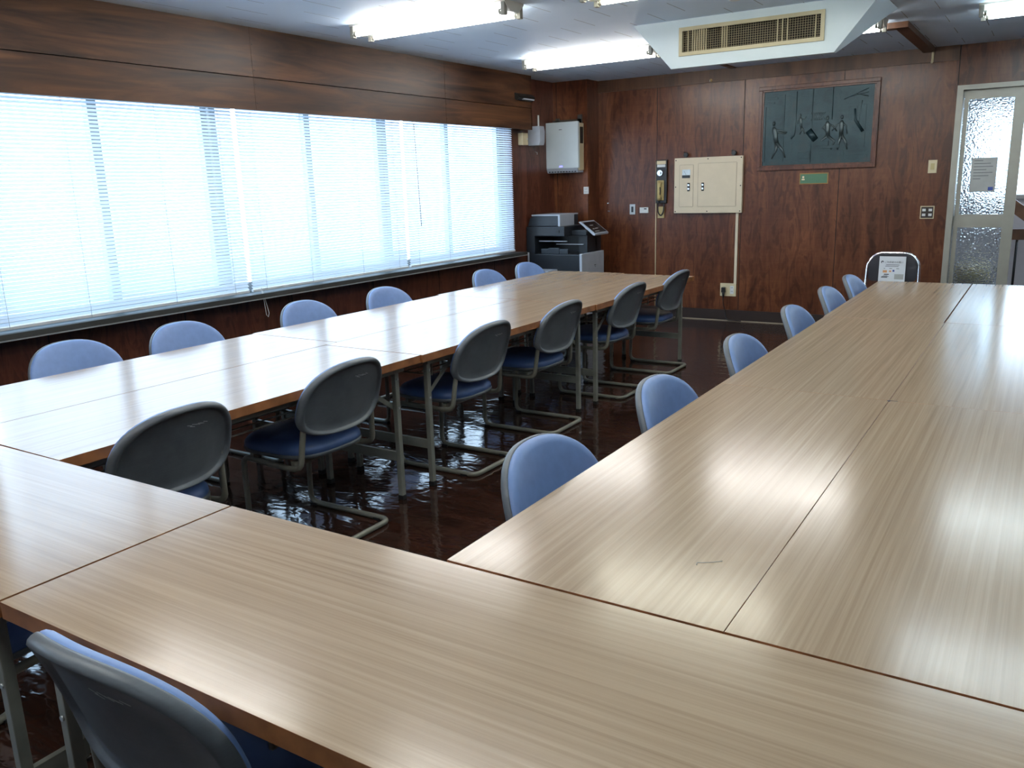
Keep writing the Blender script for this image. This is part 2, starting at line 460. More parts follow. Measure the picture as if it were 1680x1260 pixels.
# ------------------------------------------------------------------ blinds
def blind(a, c, label, ztop=2.10, zbot=.815, tilt=math.radians(41), dz=0):
    root = empty('venetian_blind', (-4.635, (a+c)/2, zbot-.02), 0, label, 'blind', 'white venetian blinds along the window wall')
    L = (c-a)/2; b = NB(); z = zbot-root.location.z+.012; pitch_ = .0212
    ct, st = math.cos(tilt), math.sin(tilt)
    while z < ztop-root.location.z-.03:
        f = min(1, (z)/.12)
        jit = random.uniform(-.0006, .0006)
        rows = []
        for k in (-1, -.33, .33, 1):
            x = k*.0125*ct; zz = z-k*.0125*st+.0016*(1-k*k)+jit
            rows.append((b.verts.new((x, -L, zz)), b.verts.new((x, L, zz+dz*(1-f)))))
        for (p, q), (r, s) in zip(rows, rows[1:]):
            fc = b.faces.new((p, q, s, r)); fc.smooth = True
        z += pitch_
    obj('slats', b, 'slat', root, recalc=False)
    b = NB(); box(b, -.02, .02, -L, L, ztop-root.location.z-.025, ztop-root.location.z, bev=.003); obj('headrail', b, 'white', root)
    b = NB(); box(b, -.013, .013, -L, L, .004, .022, bev=.004); obj('bottom_rail', b, 'white', root)
    for y in (-L+.12, -L*.33, L*.33, L-.12):
        b = NB()
        for x in (-.0135, .0135): cyl(b, (x, y, .01), (x, y, ztop-root.location.z-.01), .0011, n=5)
        obj('ladder_cord', b, 'white', root)
    return root
blr = blind(-1.33, .39, 'white venetian blind behind the camera')
bl1 = blind(2.165, 3.903, 'leftmost white venetian blind, closest to the camera')
bl2 = blind(3.937, 5.635, 'middle white venetian blind with pull cord hanging at its left bottom corner', dz=.006)
bl3 = blind(5.668, 7.365, 'farthest white venetian blind, ending beside the wall-mounted box and pillar')
b = NB()
tube(b, [(.03, -.80, .03), (.055, -.805, -.06), (.06, -.80, -.16), (.06, -.785, -.175), (.06, -.775, -.15), (.05, -.79, -.05), (.03, -.795, .03)], .002, n=6)
obj('pull_cord', b, 'white', bl2)
b = NB(); cyl(b, (.02, -.72, 1.2), (.03, -.70, .35), .004, n=8); obj('tilt_wand', b, 'white', bl3)

# ------------------------------------------------------------------ door and stair hall
b = NB()
for (x0, x1) in ((-.795, -.745), (1.0, 1.05)): box(b, x0, x1, YB-.03, YB+.119, 0, 2.15)
box(b, -.795, 1.05, YB-.03, YB+.119, 2.15, 2.19)
box(b, -.745, 1.0, YB+.03, YB+.05, 2.10, 2.15)
box(b, -.745, 1.0, YB-.02, YB+.115, 0, .012)
struct('trim_5', b, 'door_frame')
d1 = empty('door_1', (-.735, YB+.03, 0)); d1['kind'] = 'structure'
b = NB()
dw = .465
box(b, 0, .034, -.018, .018, .012, 2.10); box(b, dw-.085, dw, -.018, .018, .012, 2.10)
for z0, z1 in ((2.07, 2.10), (.972, 1.085), (.012, .18)): box(b, .034, dw-.085, -.017, .017, z0, z1)
struct('door_frame', b, 'door_frame', d1)
for z0, z1 in ((.18, .972), (1.085, 2.07)):
    b = NB(); box(b, .034, dw-.085, -.003, .003, z0, z1); struct('obscured_pane', b, 'obscure', d1)
# a second, fixed leaf behind shows as a narrow strip at the jamb
d2 = empty('door_2', (-.745, YB+.09, 0)); d2['kind'] = 'structure'
b = NB(); box(b, .40, .47, -.015, .015, .012, 2.14); box(b, 0, .40, -.014, .014, 2.10, 2.14); box(b, 0, .40, -.014, .014, .012, .18); box(b, 0, .40, -.014, .014, .98, 1.07)
struct('door_frame', b, 'door_frame', d2)
b = NB(); box(b, 0, .008, -.003, .003, .18, 2.10); struct('obscured_pane', b, 'obscure', d2)
# notice on the door glass
nt_ = empty('door_notice', (-.637, YB+.02, 1.28), 0, 'grey-looking printed notice taped to the obscured glass of the sliding door', 'notice')
b = NB(); box(b, 0, .2, 0, .0012, 0, .294); obj('sheet', b, 'ink_grey', nt_)
b = NB()
for k, (x, ww) in enumerate(((.02, .07), (.02, .13), (.02, .15), (.02, .10), (.02, .15), (.02, .12), (.02, .06))):
    z = .268-k*.026; box(b, x, x+ww, -.0006, 0, z, z+.004)
obj('printed_lines', b, 'ink', nt_)
b = NB(); box(b, .145, .185, -.0006, 0, .012, .042); obj('printed_stamp', b, 'ink_blue', nt_)

# stair hall
b = NB(); box(b, -2.2, 2.3, 10.7, 10.82, 0, 1.17); box(b, -2.2, 2.3, 10.7, 10.82, 2.12, H)
box(b, -2.2, -.84, 10.7, 10.82, 1.17, 2.12); box(b, 1.65, 2.3, 10.7, 10.82, 1.17, 2.12)
struct('wall_hall_back', b, 'hall')
b = NB(); box(b, -2.3, -2.2, YB+.12, 10.82, 0, H); struct('wall_hall_left', b, 'hall')
b = NB(); box(b, XR, XR+.1, YB+.12, 10.82, 0, H); struct('wall_hall_right', b, 'hall')
b = NB()
for x0, x1 in ((-.84, -.80), (.28, .34), (1.6, 1.65)): box(b, x0, x1, 10.7, 10.76, 1.2, 2.08)
box(b, -.84, 1.65, 10.68, 10.76, 1.15, 1.2); box(b, -.84, 1.65, 10.7, 10.76, 2.08, 2.12)
w5 = struct('window_5', b, 'alu')
b = NB(); box(b, -.80, .28, 10.725, 10.729, 1.2, 2.08); struct('window_pane', b, 'pane', w5)
b = NB(); box(b, .34, 1.6, 10.725, 10.729, 1.2, 2.08); struct('window_pane', b, 'pane', w5)
sr = empty('stair_railing', (-.3, 10.0, 0), 0, 'brown wooden stair handrail on black posts seen through the open doorway', 'railing')
b = NB(); obox(b, (-.12, 0, 1.18), (.6, 0, .62), .05, .11); obj('sloping_handrail', b, 'brownrail', sr)
b = NB(); box(b, -.12, 1.2, .03, .07, .765, .875, bev=.005); obj('level_handrail', b, 'brownrail', sr)
for x in (.035, .5, .95):
    b = NB(); cyl(b, (x, .05, 0), (x, .05, .80), .012, n=10); obj('post', b, 'black', sr)
st = empty('hall_stool', (-.60, 9.35, 0), 0, 'round beige stool blurred behind the lower obscured glass of the door', 'stool')
b = NB()
prof = [(0, .40), (.14, .40), (.165, .42), (.17, .47), (.165, .53), (.14, .56), (0, .565)]
for (r0, z0), (r1, z1) in zip(prof, prof[1:]): cyl(b, (0, 0, z0), (0, 0, z1), max(r0, .001), max(r1, .001), n=28, cap=False)
bmesh.ops.remove_doubles(b, verts=b.verts, dist=.0005); obj('cushion', b, 'stool', st)
for a in range(4):
    an = PI/4+a*PI/2; b = NB(); cyl(b, (.16*math.cos(an), .16*math.sin(an), 0), (.11*math.cos(an), .11*math.sin(an), .40), .012, n=8); obj('leg', b, 'chrome', st)

# outdoors
b = NB(); box(b, -90, 60, -60, 90, -7.2, -7); tag(obj('outdoor_ground', b, 'ground'), kind='structure')

# ------------------------------------------------------------------ lamps
def make_lamp(mat):
    root = empty('ceiling_lamp', (0, 0, H))
    L = .61; b = NB()
    prism(b, [(-.11, 0), (.11, 0), (.105, -.012), (.045, -.06), (-.045, -.06), (-.105, -.012)], -L, L, lambda a, z, h: (h, a, z))
    obj('housing', b, 'lamp_body', root)
    for s in (-1, 1):
        b = NB(); cyl(b, (-L+.03, s*.088, -.062), (L-.03, s*.088, -.062), .0145, n=14); obj('fluorescent_tube', b, mat, root)
        for e in (-1, 1):
            b = NB()
            box(b, min(e*(L-.032), e*(L-.004)), max(e*(L-.032), e*(L-.004)), s*.088-.016, s*.088+.016, -.085, -.008, bev=.004)
            cyl(b, (e*(L-.05), s*.088, -.062), (e*(L-.032), s*.088, -.062), .0155, n=12)
            obj('lamp_socket', b, 'socket', root)
    return root
lampA = make_lamp('tube'); lampC = make_lamp('tube_cool'); lampW = make_lamp('tube_warm')
rows = (('rear', .25), ('front', 2.40), ('middle', 4.55), ('back', 6.72)); cols = (('window-side', -3.425), ('centre', -1.72), ('door-side', .08))  # the rear row is out of view, added as fill for the near tables
first = {}
for ri, (rn, y) in enumerate(rows):
    for ci, (cn, x) in enumerate(cols):
        cool = (ci == 2)
        src = lampC if cool else (lampW if (ri, ci) == (2, 1) else lampA)
        o = src if src.name not in first else copy_tree(src)
        first[src.name] = 1
        o.location = (x, y, H)
        lab = {(-1,0): 'added twin-tube fill lamp, out of view on the window side',
               (-1,1): 'added twin-tube fill lamp, out of view just above the camera',
               (-1,2): 'added twin-tube fill lamp, out of view over the right-hand tables',
               (0,0): 'twin-tube ceiling lamp nearest the camera on the window side',
               (0,1): 'twin-tube ceiling lamp nearest the camera over the aisle',
               (0,2): 'twin-tube ceiling lamp nearest the camera over the right-hand tables',
               (1,0): 'lit twin-tube ceiling lamp over the left tables, whole lamp in view above the blinds',
               (1,1): 'lit twin-tube ceiling lamp cut by the top edge, left of the smoke detector',
               (1,2): 'twin-tube ceiling lamp above the middle of the right-hand tables',
               (2,0): 'lit twin-tube ceiling lamp left of the air duct, above the air purifier',
               (2,1): 'lit twin-tube ceiling lamp mostly hidden behind the air duct',
               (2,2): 'lit twin-tube ceiling lamp at the top right above the doorway'}[(ri-1, ci)]
        tag(o, lab, 'ceiling lamp', 'twin-tube fluorescent ceiling lamps')

hall_fill = copy_tree(lampA); hall_fill.location = (.1, 9.6, H); tag(hall_fill, 'added unseen twin-tube lamp that brightens the stair hall', 'ceiling lamp', 'twin-tube fluorescent ceiling lamps')  # unseen extra lamp, put in to lift the dark hall wall

# ------------------------------------------------------------------ ceiling duct, mouldings, detector
ad = empty('air_duct', (-1.79, 5.8, 2.215), 0, 'pale blue-white trapezoid air duct with a cream louvred grille on the ceiling', 'air duct')
hz = H-2.215; b = NB()
tl, tr_, bl_, br_ = -.82, .80, -.535, .543
gx0, gx1, gz0, gz1 = -.476, .480, .075, .258; t_ = .024
ha, hb, hc, hd = gx0+t_-.004, gx1-t_+.004, gz0+t_-.004, gz1-t_+.004
v = [b.verts.new(p) for p in ((tl, 0, hz), (tr_, 0, hz), (br_, 0, 0), (bl_, 0, 0), (tl, .62, hz), (tr_, .62, hz), (br_, .05, 0), (bl_, .05, 0),
     (ha, 0, hd), (hb, 0, hd), (hb, 0, hc), (ha, 0, hc))]
for q in ((0,1,9,8),(1,2,10,9),(2,3,11,10),(3,0,8,11),(4,7,6,5),(0,3,7,4),(1,5,6,2),(3,2,6,7),(0,4,5,1)): b.faces.new([v[i] for i in q])
obj('duct_body', b, 'duct', ad, recalc=False)
b = NB()
box(b, gx0, gx1, -.014, -.0005, gz1-t_, gz1); box(b, gx0, gx1, -.014, -.0005, gz0, gz0+t_)
box(b, gx0, gx0+t_, -.0138, -.0005, gz0+t_, gz1-t_); box(b, gx1-t_, gx1, -.0138, -.0005, gz0+t_, gz1-t_)
gr = obj('grille_frame', b, 'grille', ad)
b = NB(); w_ = [b.verts.new(p) for p in ((ha, 0, hc), (hb, 0, hc), (hb, 0, hd), (ha, 0, hd), (ha, .06, hc), (hb, .06, hc), (hb, .06, hd), (ha, .06, hd))]
for q in ((4,5,6,7),(0,1,5,4),(1,2,6,5),(2,3,7,6),(3,0,4,7)): b.faces.new([w_[i] for i in q])
obj('grille_recess', b, 'groove', ad, recalc=False)
b = NB(); random.seed(3); x = gx0+t_+.008; k = 0
while x < gx1-t_-.004:
    an = random.choice([0, 0, .1, .9, -.1]) if 0 else (1.0 if (k % 53) in (2, 4, 5, 6, 7, 8, 9, 10, 17, 18, 19, 40, 42, 44) else .15)
    dx = .0075*math.sin(an); dy = .006*math.cos(an)
    obox(b, (x, -.004, gz0+t_), (x, -.004, gz1-t_), .0016+.008*(an > .5), .005, up=(0, 1, 0)); x += .0158; k += 1
lv = obj('vertical_louvres', b, 'louvre', ad); lv['kind'] = 'stuff'
b = NB()
for j in range(9):
    z = gz0+t_+.008+j*.0145; box(b, gx0+t_, gx1-t_, .008, .010, z, z+.002)
hv = obj('horizontal_louvres', b, 'louvre', ad); hv['kind'] = 'stuff'
# wooden moulding frame on ceiling
b = NB()
obox(b, (-1.045, YB-.02, H-.02), (-1.045, 7.03, H-.02), .09, .04)
obox(b, (-1.0, 7.03, H-.02), (-2.80, 7.03, H-.02), .09, .04)
obox(b, (-2.79, 7.03, H-.005), (-2.79, YB-.02, H-.005), .05, .01)
struct('trim_6', b, 'crown')
sd = empty('smoke_detector', (-1.68, 5.16, H), 0, 'round white smoke detector on the ceiling above the air duct', 'smoke detector')
b = NB()
prof = [(0, 0), (.052, 0), (.055, -.008), (.055, -.022), (.045, -.026), (.042, -.04), (.03, -.052), (0, -.055)]
for (r0, z0), (r1, z1) in zip(prof[1:], prof[2:]): cyl(b, (0, 0, z0), (0, 0, z1), max(r0, .001), max(r1, .001), n=24, cap=False)
obj('detector_body', b, 'white', sd)
b = NB(); box(b, -.006, .006, -.048, -.044, -.034, -.03); obj('indicator', b, 'ink', sd)
hk = empty('ceiling_hook', (-3.02, YB-.018, 2.427), 0, 'small metal hook screwed into the wooden band below the ceiling', 'hook')
b = NB(); cyl(b, (0, 0, 0), (0, -.006, 0), .014, n=14); obj('hook_plate', b, 'brass', hk)
b = NB(); tube(b, [(0, -.004, .002), (0, -.03, .002), (0, -.036, -.015), (0, -.022, -.024), (0, -.014, -.016)], .003, n=8, bend=.006); obj('hook_wire', b, 'chrome', hk)
b = NB(); tube(b, [(-1.012, YB-.028, H), (-1.012, YB-.028, 2.41), (-1.014, YB-.045, 2.40)], .010, n=10, bend=.01)
tag(obj('wall_pipe', b, 'beige'), 'short cream pipe stub hanging from the ceiling on the wooden band', 'pipe')

# emergency lamp on soffit
el = empty('soffit_lamp', (XS, 7.50, 2.315), 0, 'small dark metal lamp fixed to the end of the walnut blind box', 'lamp')
b = NB(); prism(b, [(0, -.03), (.02, -.04), (.05, -.02), (.05, .0), (.02, .025), (0, .03)], -.17, .14, lambda a, z, h: (a, h, z)); obj('lamp_case', b, 'dark_metal', el)
b = NB(); box(b, .022, .055, -.08, .12, -.034, -.02, bev=.003); obj('lamp_strip', b, 'lgrey', el)

# wall box and router
wb = empty('wall_junction_box', (XW, 7.60, 1.86), 0, 'beige box on the wall between the last blind and the grey wireless unit', 'box')
b = NB(); box(b, 0, .06, 0, .10, 0, .12, bev=.004); obj('case', b, 'beige', wb)
b = NB(); cyl(b, (.06, .08, .06), (.065, .08, .06), .008, n=12); obj('indicator', b, 'white', wb)
wr = empty('wireless_router', (XW, 7.80, 1.86), 0, 'grey-white wireless unit with antenna tucked under the blind box end', 'router')
b = NB(); prism(b, [(0, 0), (.13, 0), (.14, .03), (.145, .14), (.135, .19), (0, .19)], .0, .10, lambda a, z, h: (a, h, z)); obj('case', b, 'lgrey', wr)
b = NB(); obox(b, (.10, .05, .18), (.10, .05, .30), .02, .008, up=(1, 0, 0)); obj('antenna', b, 'white', wr)
b = NB(); tube(b, [(XW+.005, 7.93, 1.80), (XW+.03, 7.93, 1.79), (XW+.03, 7.93, 1.77)], .004, n=8)
tag(obj('wall_nail', b, 'white'), 'white hook on the wall just below the wireless unit', 'hook')

# ------------------------------------------------------------------ air purifier on pillar
ap = empty('air_purifier', (-4.51, 8.34, 1.575), 0, 'pale blue-white wall-mounted air purifier on the corner pillar above the copier', 'air purifier')
b = NB(); box(b, -.185, .165, -.02, 0, .50, .555); box(b, .12, .17, -.02, 0, .50, .60); box(b, -.15, -.11, -.02, 0, .50, .575); obj('mounting_bracket', b, 'alu_dark', ap)
b = NB(); box(b, -.185, .195, -.125, -.02, .02, .51, bev=.008); obj('case', b, 'beige', ap)
b = NB(); box(b, -.20, .20, -.165, -.125, .045, .525, bev=.010); obj('front_panel', b, 'purif', ap)
b = NB(); prism(b, [(-.165, .045), (-.02, .02), (-.02, .0), (-.14, .0)], -.19, .185, lambda a, z, h: (h, a, z)); obj('air_outlet', b, 'lgrey', ap)
b = NB()
for k in range(10): box(b, -.17+k*.035, -.15+k*.035, -.152, -.148, .006, .016)
obj('outlet_slots', b, 'charcoal', ap)
b = NB(); box(b, .195, .1965, -.11, -.04, .30, .47); obj('side_grille', b, 'dark_metal', ap)
b = NB(); box(b, -.03, .006, -.1662, -.165, .445, .451); obj('printed_mark', b, 'ink', ap)
b = NB(); box(b, -.03, .01, -.1662, -.165, .06, .075); obj('indicator_light', b, 'led', ap)
po = empty('pillar_outlet', (-4.30, 8.34, 1.345), 0, 'small white double socket on the pillar below the air purifier', 'outlet')
b = NB(); box(b, -.03, .03, -.012, 0, 0, .075, bev=.003); obj('plate', b, 'white', po)
for z in (.015, .045):
    b = NB(); box(b, -.012, -.008, -.0128, -.012, z, z+.014); box(b, .008, .012, -.0128, -.012, z, z+.014); obj('socket_slots', b, 'ink', po)
for (x, z, n) in ((-4.17, 1.235, 'upper'), (-4.16, 1.148, 'lower')):
    b = NB(); cyl(b, (x, YB, z), (x, YB-.02, z), .003, n=8); cyl(b, (x, YB-.02, z), (x, YB-.024, z), .006, n=10); cyl(b, (x, YB, z), (x, YB-.002, z), .008, n=10)
    tag(obj('wall_nail', b, 'chrome'), '%s of two small bright nails on the back wall right of the pillar' % n, 'nail')

# ------------------------------------------------------------------ copier
cp = empty('photocopier', (-4.38, 7.95, 0), 0, 'dark grey office photocopier standing in the corner below the air purifier', 'photocopier')
X = lambda x: x+4.38
Y = lambda y: y-7.95
b = NB(); box(b, X(-4.69), X(-4.05), Y(7.70), Y(8.20), .03, .745, bev=.008)
for x in (-4.62, -4.12):
    for y in (7.76, 8.14): cyl(b, (X(x), Y(y), 0), (X(x), Y(y), .04), .025, n=12)
obj('cabinet', b, 'charcoal', cp)
b = NB(); box(b, X(-4.69), X(-4.59), Y(7.70), Y(8.20), .745, .94); box(b, X(-4.16), X(-4.06), Y(7.88), Y(8.20), .745, .94)
box(b, X(-4.59), X(-4.16), Y(8.10), Y(8.20), .745, .94); obj('upright', b, 'charcoal', cp)
b = NB(); box(b, X(-4.59), X(-4.06), Y(8.08), Y(8.10), .75, .93); box(b, X(-4.58), X(-4.10), Y(7.72), Y(8.08), .745, .75); obj('output_cavity', b, 'black', cp)
b = NB(); box(b, X(-4.52), X(-4.20), Y(7.71), Y(7.74), .745, .80, bev=.006); box(b, X(-4.43), X(-4.30), Y(7.705), Y(7.735), .745, .81, bev=.005); obj('tray_lip', b, 'charcoal2', cp)
b = NB(); box(b, X(-4.57), X(-4.24), Y(7.76), Y(7.78), .872, .880); obj('paper_guide', b, 'lgrey', cp)
b = NB(); box(b, X(-4.42), X(-4.10), Y(7.86), Y(7.88), .835, .842); obj('paper_guide', b, 'lgrey', cp)
b = NB(); box(b, X(-4.69), X(-4.23), Y(7.70), Y(8.20), .93, 1.03, bev=.008); box(b, X(-4.24), X(-4.06), Y(7.86), Y(8.20), .93, .985, bev=.006); obj('scanner_body', b, 'charcoal', cp)
b = NB(); box(b, X(-4.33), X(-4.29), Y(7.695), Y(7.70), .97, .995); obj('latch', b, 'black', cp)
b = NB(); prism(b, [(-4.69, 1.035), (-4.315, 1.035), (-4.315, 1.138), (-4.62, 1.138), (-4.66, 1.12)], Y(7.74), Y(8.16), lambda a, z, h: (X(a), h, z)); fd = obj('document_feeder', b, 'charcoal2', cp)
b = NB(); box(b, X(-4.64), X(-4.31), Y(7.73), Y(8.16), 1.138, 1.152, bev=.004); box(b, X(-4.325), X(-4.30), Y(7.735), Y(8.05), 1.03, 1.15, bev=.004); obj('feeder_cover', b, 'lgrey', fd)
b = NB()
prism(b, [(-4.17, 1.065), (-4.15, 1.072), (-3.975, .945), (-3.98, .928), (-4.0, .93)], Y(7.90), Y(8.21), lambda a, z, h: (X(a), h, z)); pn = obj('control_panel', b, 'lgrey', cp)
dx, dz = .175, -.127; ln = math.hypot(dx, dz); nx, nz = -dz/ln, dx/ln
def pp(s, y, o): return (X(-4.15)+dx*s+nx*o, Y(y), 1.072+dz*s+nz*o)
b = NB(); v = [b.verts.new(pp(s, y, o)) for o in (.0, .002) for s, y in ((.10, 7.915), (.92, 7.915), (.92, 8.195), (.10, 8.195))]
for q in ((0,1,2,3),(4,5,6,7),(0,1,5,4),(1,2,6,5),(2,3,7,6),(3,0,4,7)): b.faces.new([v[i] for i in q])
obj('screen', b, 'black', pn)
b = NB()
for s, y0, y1 in ((.35, 7.99, 8.06), (.6, 8.02, 8.09), (.62, 7.96, 8.0), (.8, 7.95, 8.05)):
    v = [b.verts.new(pp(ss, y, .003)) for ss, y in ((s, y0), (s+.05, y0), (s+.05, y1), (s, y1))]; b.faces.new(v)
obj('screen_marks', b, 'ink_grey', pn)
b = NB(); box(b, X(-4.05), X(-4.02), Y(7.68), Y(8.19), .10, .755, bev=.006); fdn = obj('front_door', b, 'lgrey', cp)
b = NB(); box(b, X(-4.02), X(-4.0195), Y(7.96), Y(8.00), .615, .622); box(b, X(-4.02), X(-4.0195), Y(7.97), Y(7.99), .60, .606); obj('printed_mark', b, 'ink', fdn)
b = NB(); box(b, X(-4.0205), X(-4.0195), Y(7.69), Y(8.18), .42, .424); obj('drawer_gap', b, 'charcoal', fdn)
b = NB(); box(b, X(-4.60), X(-4.32), Y(7.50), Y(7.70), .575, .590, bev=.003); obj('bypass_tray', b, 'lgrey', cp)
b = NB(); tube(b, [(X(-4.66), Y(7.69), .66), (X(-4.67), Y(7.66), .60), (X(-4.675), Y(7.64), .45), (X(-4.68), Y(7.66), .2), (X(-4.68), Y(7.68), .05)], .004, n=6, bend=.05); box(b, X(-4.675), X(-4.66), Y(7.688), Y(7.70), .65, .76); obj('power_cord', b, 'lgrey', cp)

# ------------------------------------------------------------------ back wall things
# electrical panel
ep = empty('electrical_panel', (-3.022, YB, 1.12), 0, 'cream metal electrical distribution panel with two doors on the back wall', 'electrical panel')
b = NB(); box(b, -.362, .362, -.045, 0, 0, .563, bev=.004); obj('case', b, 'cream', ep)
def panel_door(x0, x1, z0, z1, hx):
    b = NB(); box(b, x0, x1, -.050, -.045, z0, z1, bev=.0015); d = obj('panel_door', b, 'cream', ep)
    b = NB()
    for (a0, a1, c0, c1) in ((x0-.004, x0-.001, z0, z1), (x1+.001, x1+.004, z0, z1), (x0, x1, z1+.001, z1+.004), (x0, x1, z0-.004, z0-.001)): box(b, a0, a1, -.0458, -.045, c0, c1)
    obj('door_gap', b, 'cream_dark', d)
    b = NB(); box(b, hx, hx+.028, -.055, -.050, .225, .31, bev=.002); obj('handle_plate', b, 'dark_metal', d)
    b = NB(); cyl(b, (hx+.014, -.055, .287), (hx+.014, -.06, .287), .010, n=14); cyl(b, (hx+.014, -.055, .250), (hx+.014, -.06, .250), .010, n=14); obj('lock', b, 'chrome', d)
    return d
d = panel_door(-.302, -.155, .068, .49, -.215)
b = NB(); box(b, -.272, -.185, -.056, -.05, .36, .445, bev=.002); mt = obj('meter', b, 'meter', d)
b = NB(); box(b, -.272, -.185, -.0565, -.056, .36, .388); obj('meter_base', b, 'charcoal2', mt)
b = NB(); obox(b, (-.228, -.0568, .39), (-.25, -.0568, .43), .002, .001, up=(0, 1, 0)); obj('needle', b, 'ink', mt)
panel_door(-.10, .30, .068, .50, -.062)
for x, z in ((-.345, .54), (.0, .545), (.345, .545), (-.345, .27), (.345, .27), (-.345, .018), (0, .018), (.345, .018)):
    b = NB(); cyl(b, (x, -.045, z), (x, -.049, z), .006, n=12); obj('screw', b, 'dark_metal', ep)
for x in (-3.26, -2.755):
    k = empty('coat_hook', (x, YB, 1.712), 0, 'black knob hook on the wall above the %s end of the electrical panel' % ('left' if x < -3 else 'right'), 'hook', 'black knob hooks above the electrical panel')
    b = NB(); cyl(b, (0, 0, 0), (0, -.036, 0), .012, n=12); cyl(b, (0, -.035, 0), (0, -.06, 0), .026, .022, n=16); obj('knob', b, 'black', k)
    b = NB(); tube(b, [(0, -.01, .01), (-.025, -.012, .028), (-.035, -.012, .024)], .005, n=8); obj('arm', b, 'black', k)
b = NB(); box(b, -2.727, -2.698, YB-.016, YB, .39, 1.12, bev=.004)
tag(obj('conduit', b, 'cream'), 'cream cable trunking running from the electrical panel down to the socket', 'conduit')
ol = empty('wall_outlet', (-2.785, YB, .26), 0, 'beige two-gang wall socket near the floor with a black plug in it', 'outlet')
b = NB(); box(b, -.085, .085, -.012, 0, 0, .135, bev=.004); obj('plate', b, 'beige', ol)
for x in (-.042, .042):
    b = NB(); box(b, x-.02, x+.02, -.016, -.012, .025, .11, bev=.002); s_ = obj('socket', b, 'white' if x > 0 else 'beige', ol)
    b = NB()
    for z in (.045, .085): box(b, x-.007, x-.004, -.0165, -.016, z, z+.013); box(b, x+.004, x+.007, -.0165, -.016, z, z+.013)
    obj('socket_slots', b, 'ink', s_)
pg = empty('power_plug', (-2.827, YB-.016, .30), 0, 'black power plug with its cable hanging from the beige wall socket', 'plug')
b = NB(); box(b, -.02, .02, -.035, 0, .0, .055, bev=.006); cyl(b, (0, -.02, 0), (0, -.02, -.05), .014, .009, n=12); obj('plug_body', b, 'black', pg)
b = NB(); tube(b, [(0, -.02, -.04), (.0, -.02, -.12), (.02, -.012, -.18), (.03, -.02, -.25), (.05, -.03, -.288), (.2, -.03, -.292)], .0045, n=8, bend=.03); obj('cable', b, 'black', pg)
# wall telephone
ph = empty('wall_telephone', (-3.535, YB, 1.225), 0, 'old black wall intercom telephone with an ivory handset left of the electrical panel', 'telephone')
b = NB(); box(b, -.062, .062, -.035, 0, 0, .45, bev=.008); obj('back_plate', b, 'black', ph)
b = NB(); box(b, -.05, .05, -.037, -.035, .405, .44); obj('faded_label', b, 'beige', ph)
b = NB(); box(b, -.045, .045, -.0385, -.035, .375, .402); obj('name_card', b, 'white', ph)
b = NB(); cyl(b, (-.01, -.035, .315), (-.01, -.055, .315), .034, .030, n=24); cyl(b, (-.01, -.055, .315), (-.01, -.068, .315), .014, n=16); obj('dial', b, 'chrome', ph)
b = NB(); box(b, -.045, .035, -.05, -.035, .03, .24, bev=.01); obj('cradle', b, 'ivory', ph)
b = NB(); tube(b, [(-.005, -.065, .215), (-.005, -.085, .19), (-.005, -.09, .13), (-.005, -.085, .07), (-.005, -.065, .045)], [.026, .02, .014, .02, .026], n=14)
hs = obj('handset', b, 'ivory', ph)
b = NB(); tube(b, [(.012, -.092, .17), (.016, -.094, .13), (.012, -.092, .09)], .006, n=8); obj('grip_strip', b, 'black', hs)
b = NB(); tube(b, [(-.02, -.06, .03), (-.03, -.05, -.03), (-.03, -.04, -.10), (-.0, -.035, -.135), (.03, -.035, -.09), (.03, -.03, -.02), (.02, -.02, .02)], .007, n=8, bend=.035); obj('handset_cord', b, 'black', ph)
b = NB(); box(b, -.045, .03, -.02, 0, -.155, -.035, bev=.004); obj('terminal_cover', b, 'ivory', ph)
b = NB(); cyl(b, (-3.604, YB-.006, .02), (-3.604, YB-.006, 1.66), .006, n=8)
tag(obj('surface_cable', b, 'beige'), 'thin pale cable running down the panel joint beside the wall telephone', 'cable')
sw = empty('rocker_switch', (-3.878, YB, 1.11), 0, 'narrow grey metal switch plate left of the small white thermostat', 'switch')
b = NB(); box(b, -.033, .033, -.008, 0, 0, .11, bev=.002); obj('plate', b, 'alu', sw)
b = NB(); box(b, -.012, .012, -.014, -.008, .025, .085, bev=.002); obj('rocker', b, 'charcoal2', sw)
th = empty('thermostat', (-3.737, YB, 1.125), 0, 'small white thermostat box between the grey switch and the wall telephone', 'thermostat')
b = NB(); box(b, -.05, .05, -.022, 0, 0, .06, bev=.004); obj('case', b, 'white', th)
b = NB(); box(b, .002, .032, -.0232, -.022, .038, .05); obj('display', b, 'charcoal', th)
ls = empty('light_switch', (-.943, YB, 1.455), 0, 'beige single light switch on the wall between the relief and the door', 'switch')
b = NB(); box(b, -.036, .036, -.01, 0, 0, .115, bev=.003); obj('plate', b, 'beige', ls)
b = NB(); box(b, -.016, .016, -.014, -.01, .03, .085, bev=.002); obj('rocker', b, 'ivory', ls)
qs = empty('four_gang_switch', (-.957, YB, 1.05), 0, 'dark four-button switch plate with white buttons and a pale rim, beside the door', 'switch')
b = NB(); box(b, -.058, .058, -.009, 0, 0, .115, bev=.003); obj('rim', b, 'beige', qs)
b = NB(); box(b, -.050, .050, -.011, -.009, .008, .107); obj('plate', b, 'black_base', qs)
for x in (-.026, .026):
    for z in (.025, .068): b = NB(); box(b, x-.014, x+.014, -.016, -.011, z, z+.022, bev=.001); obj('button', b, 'white', qs)

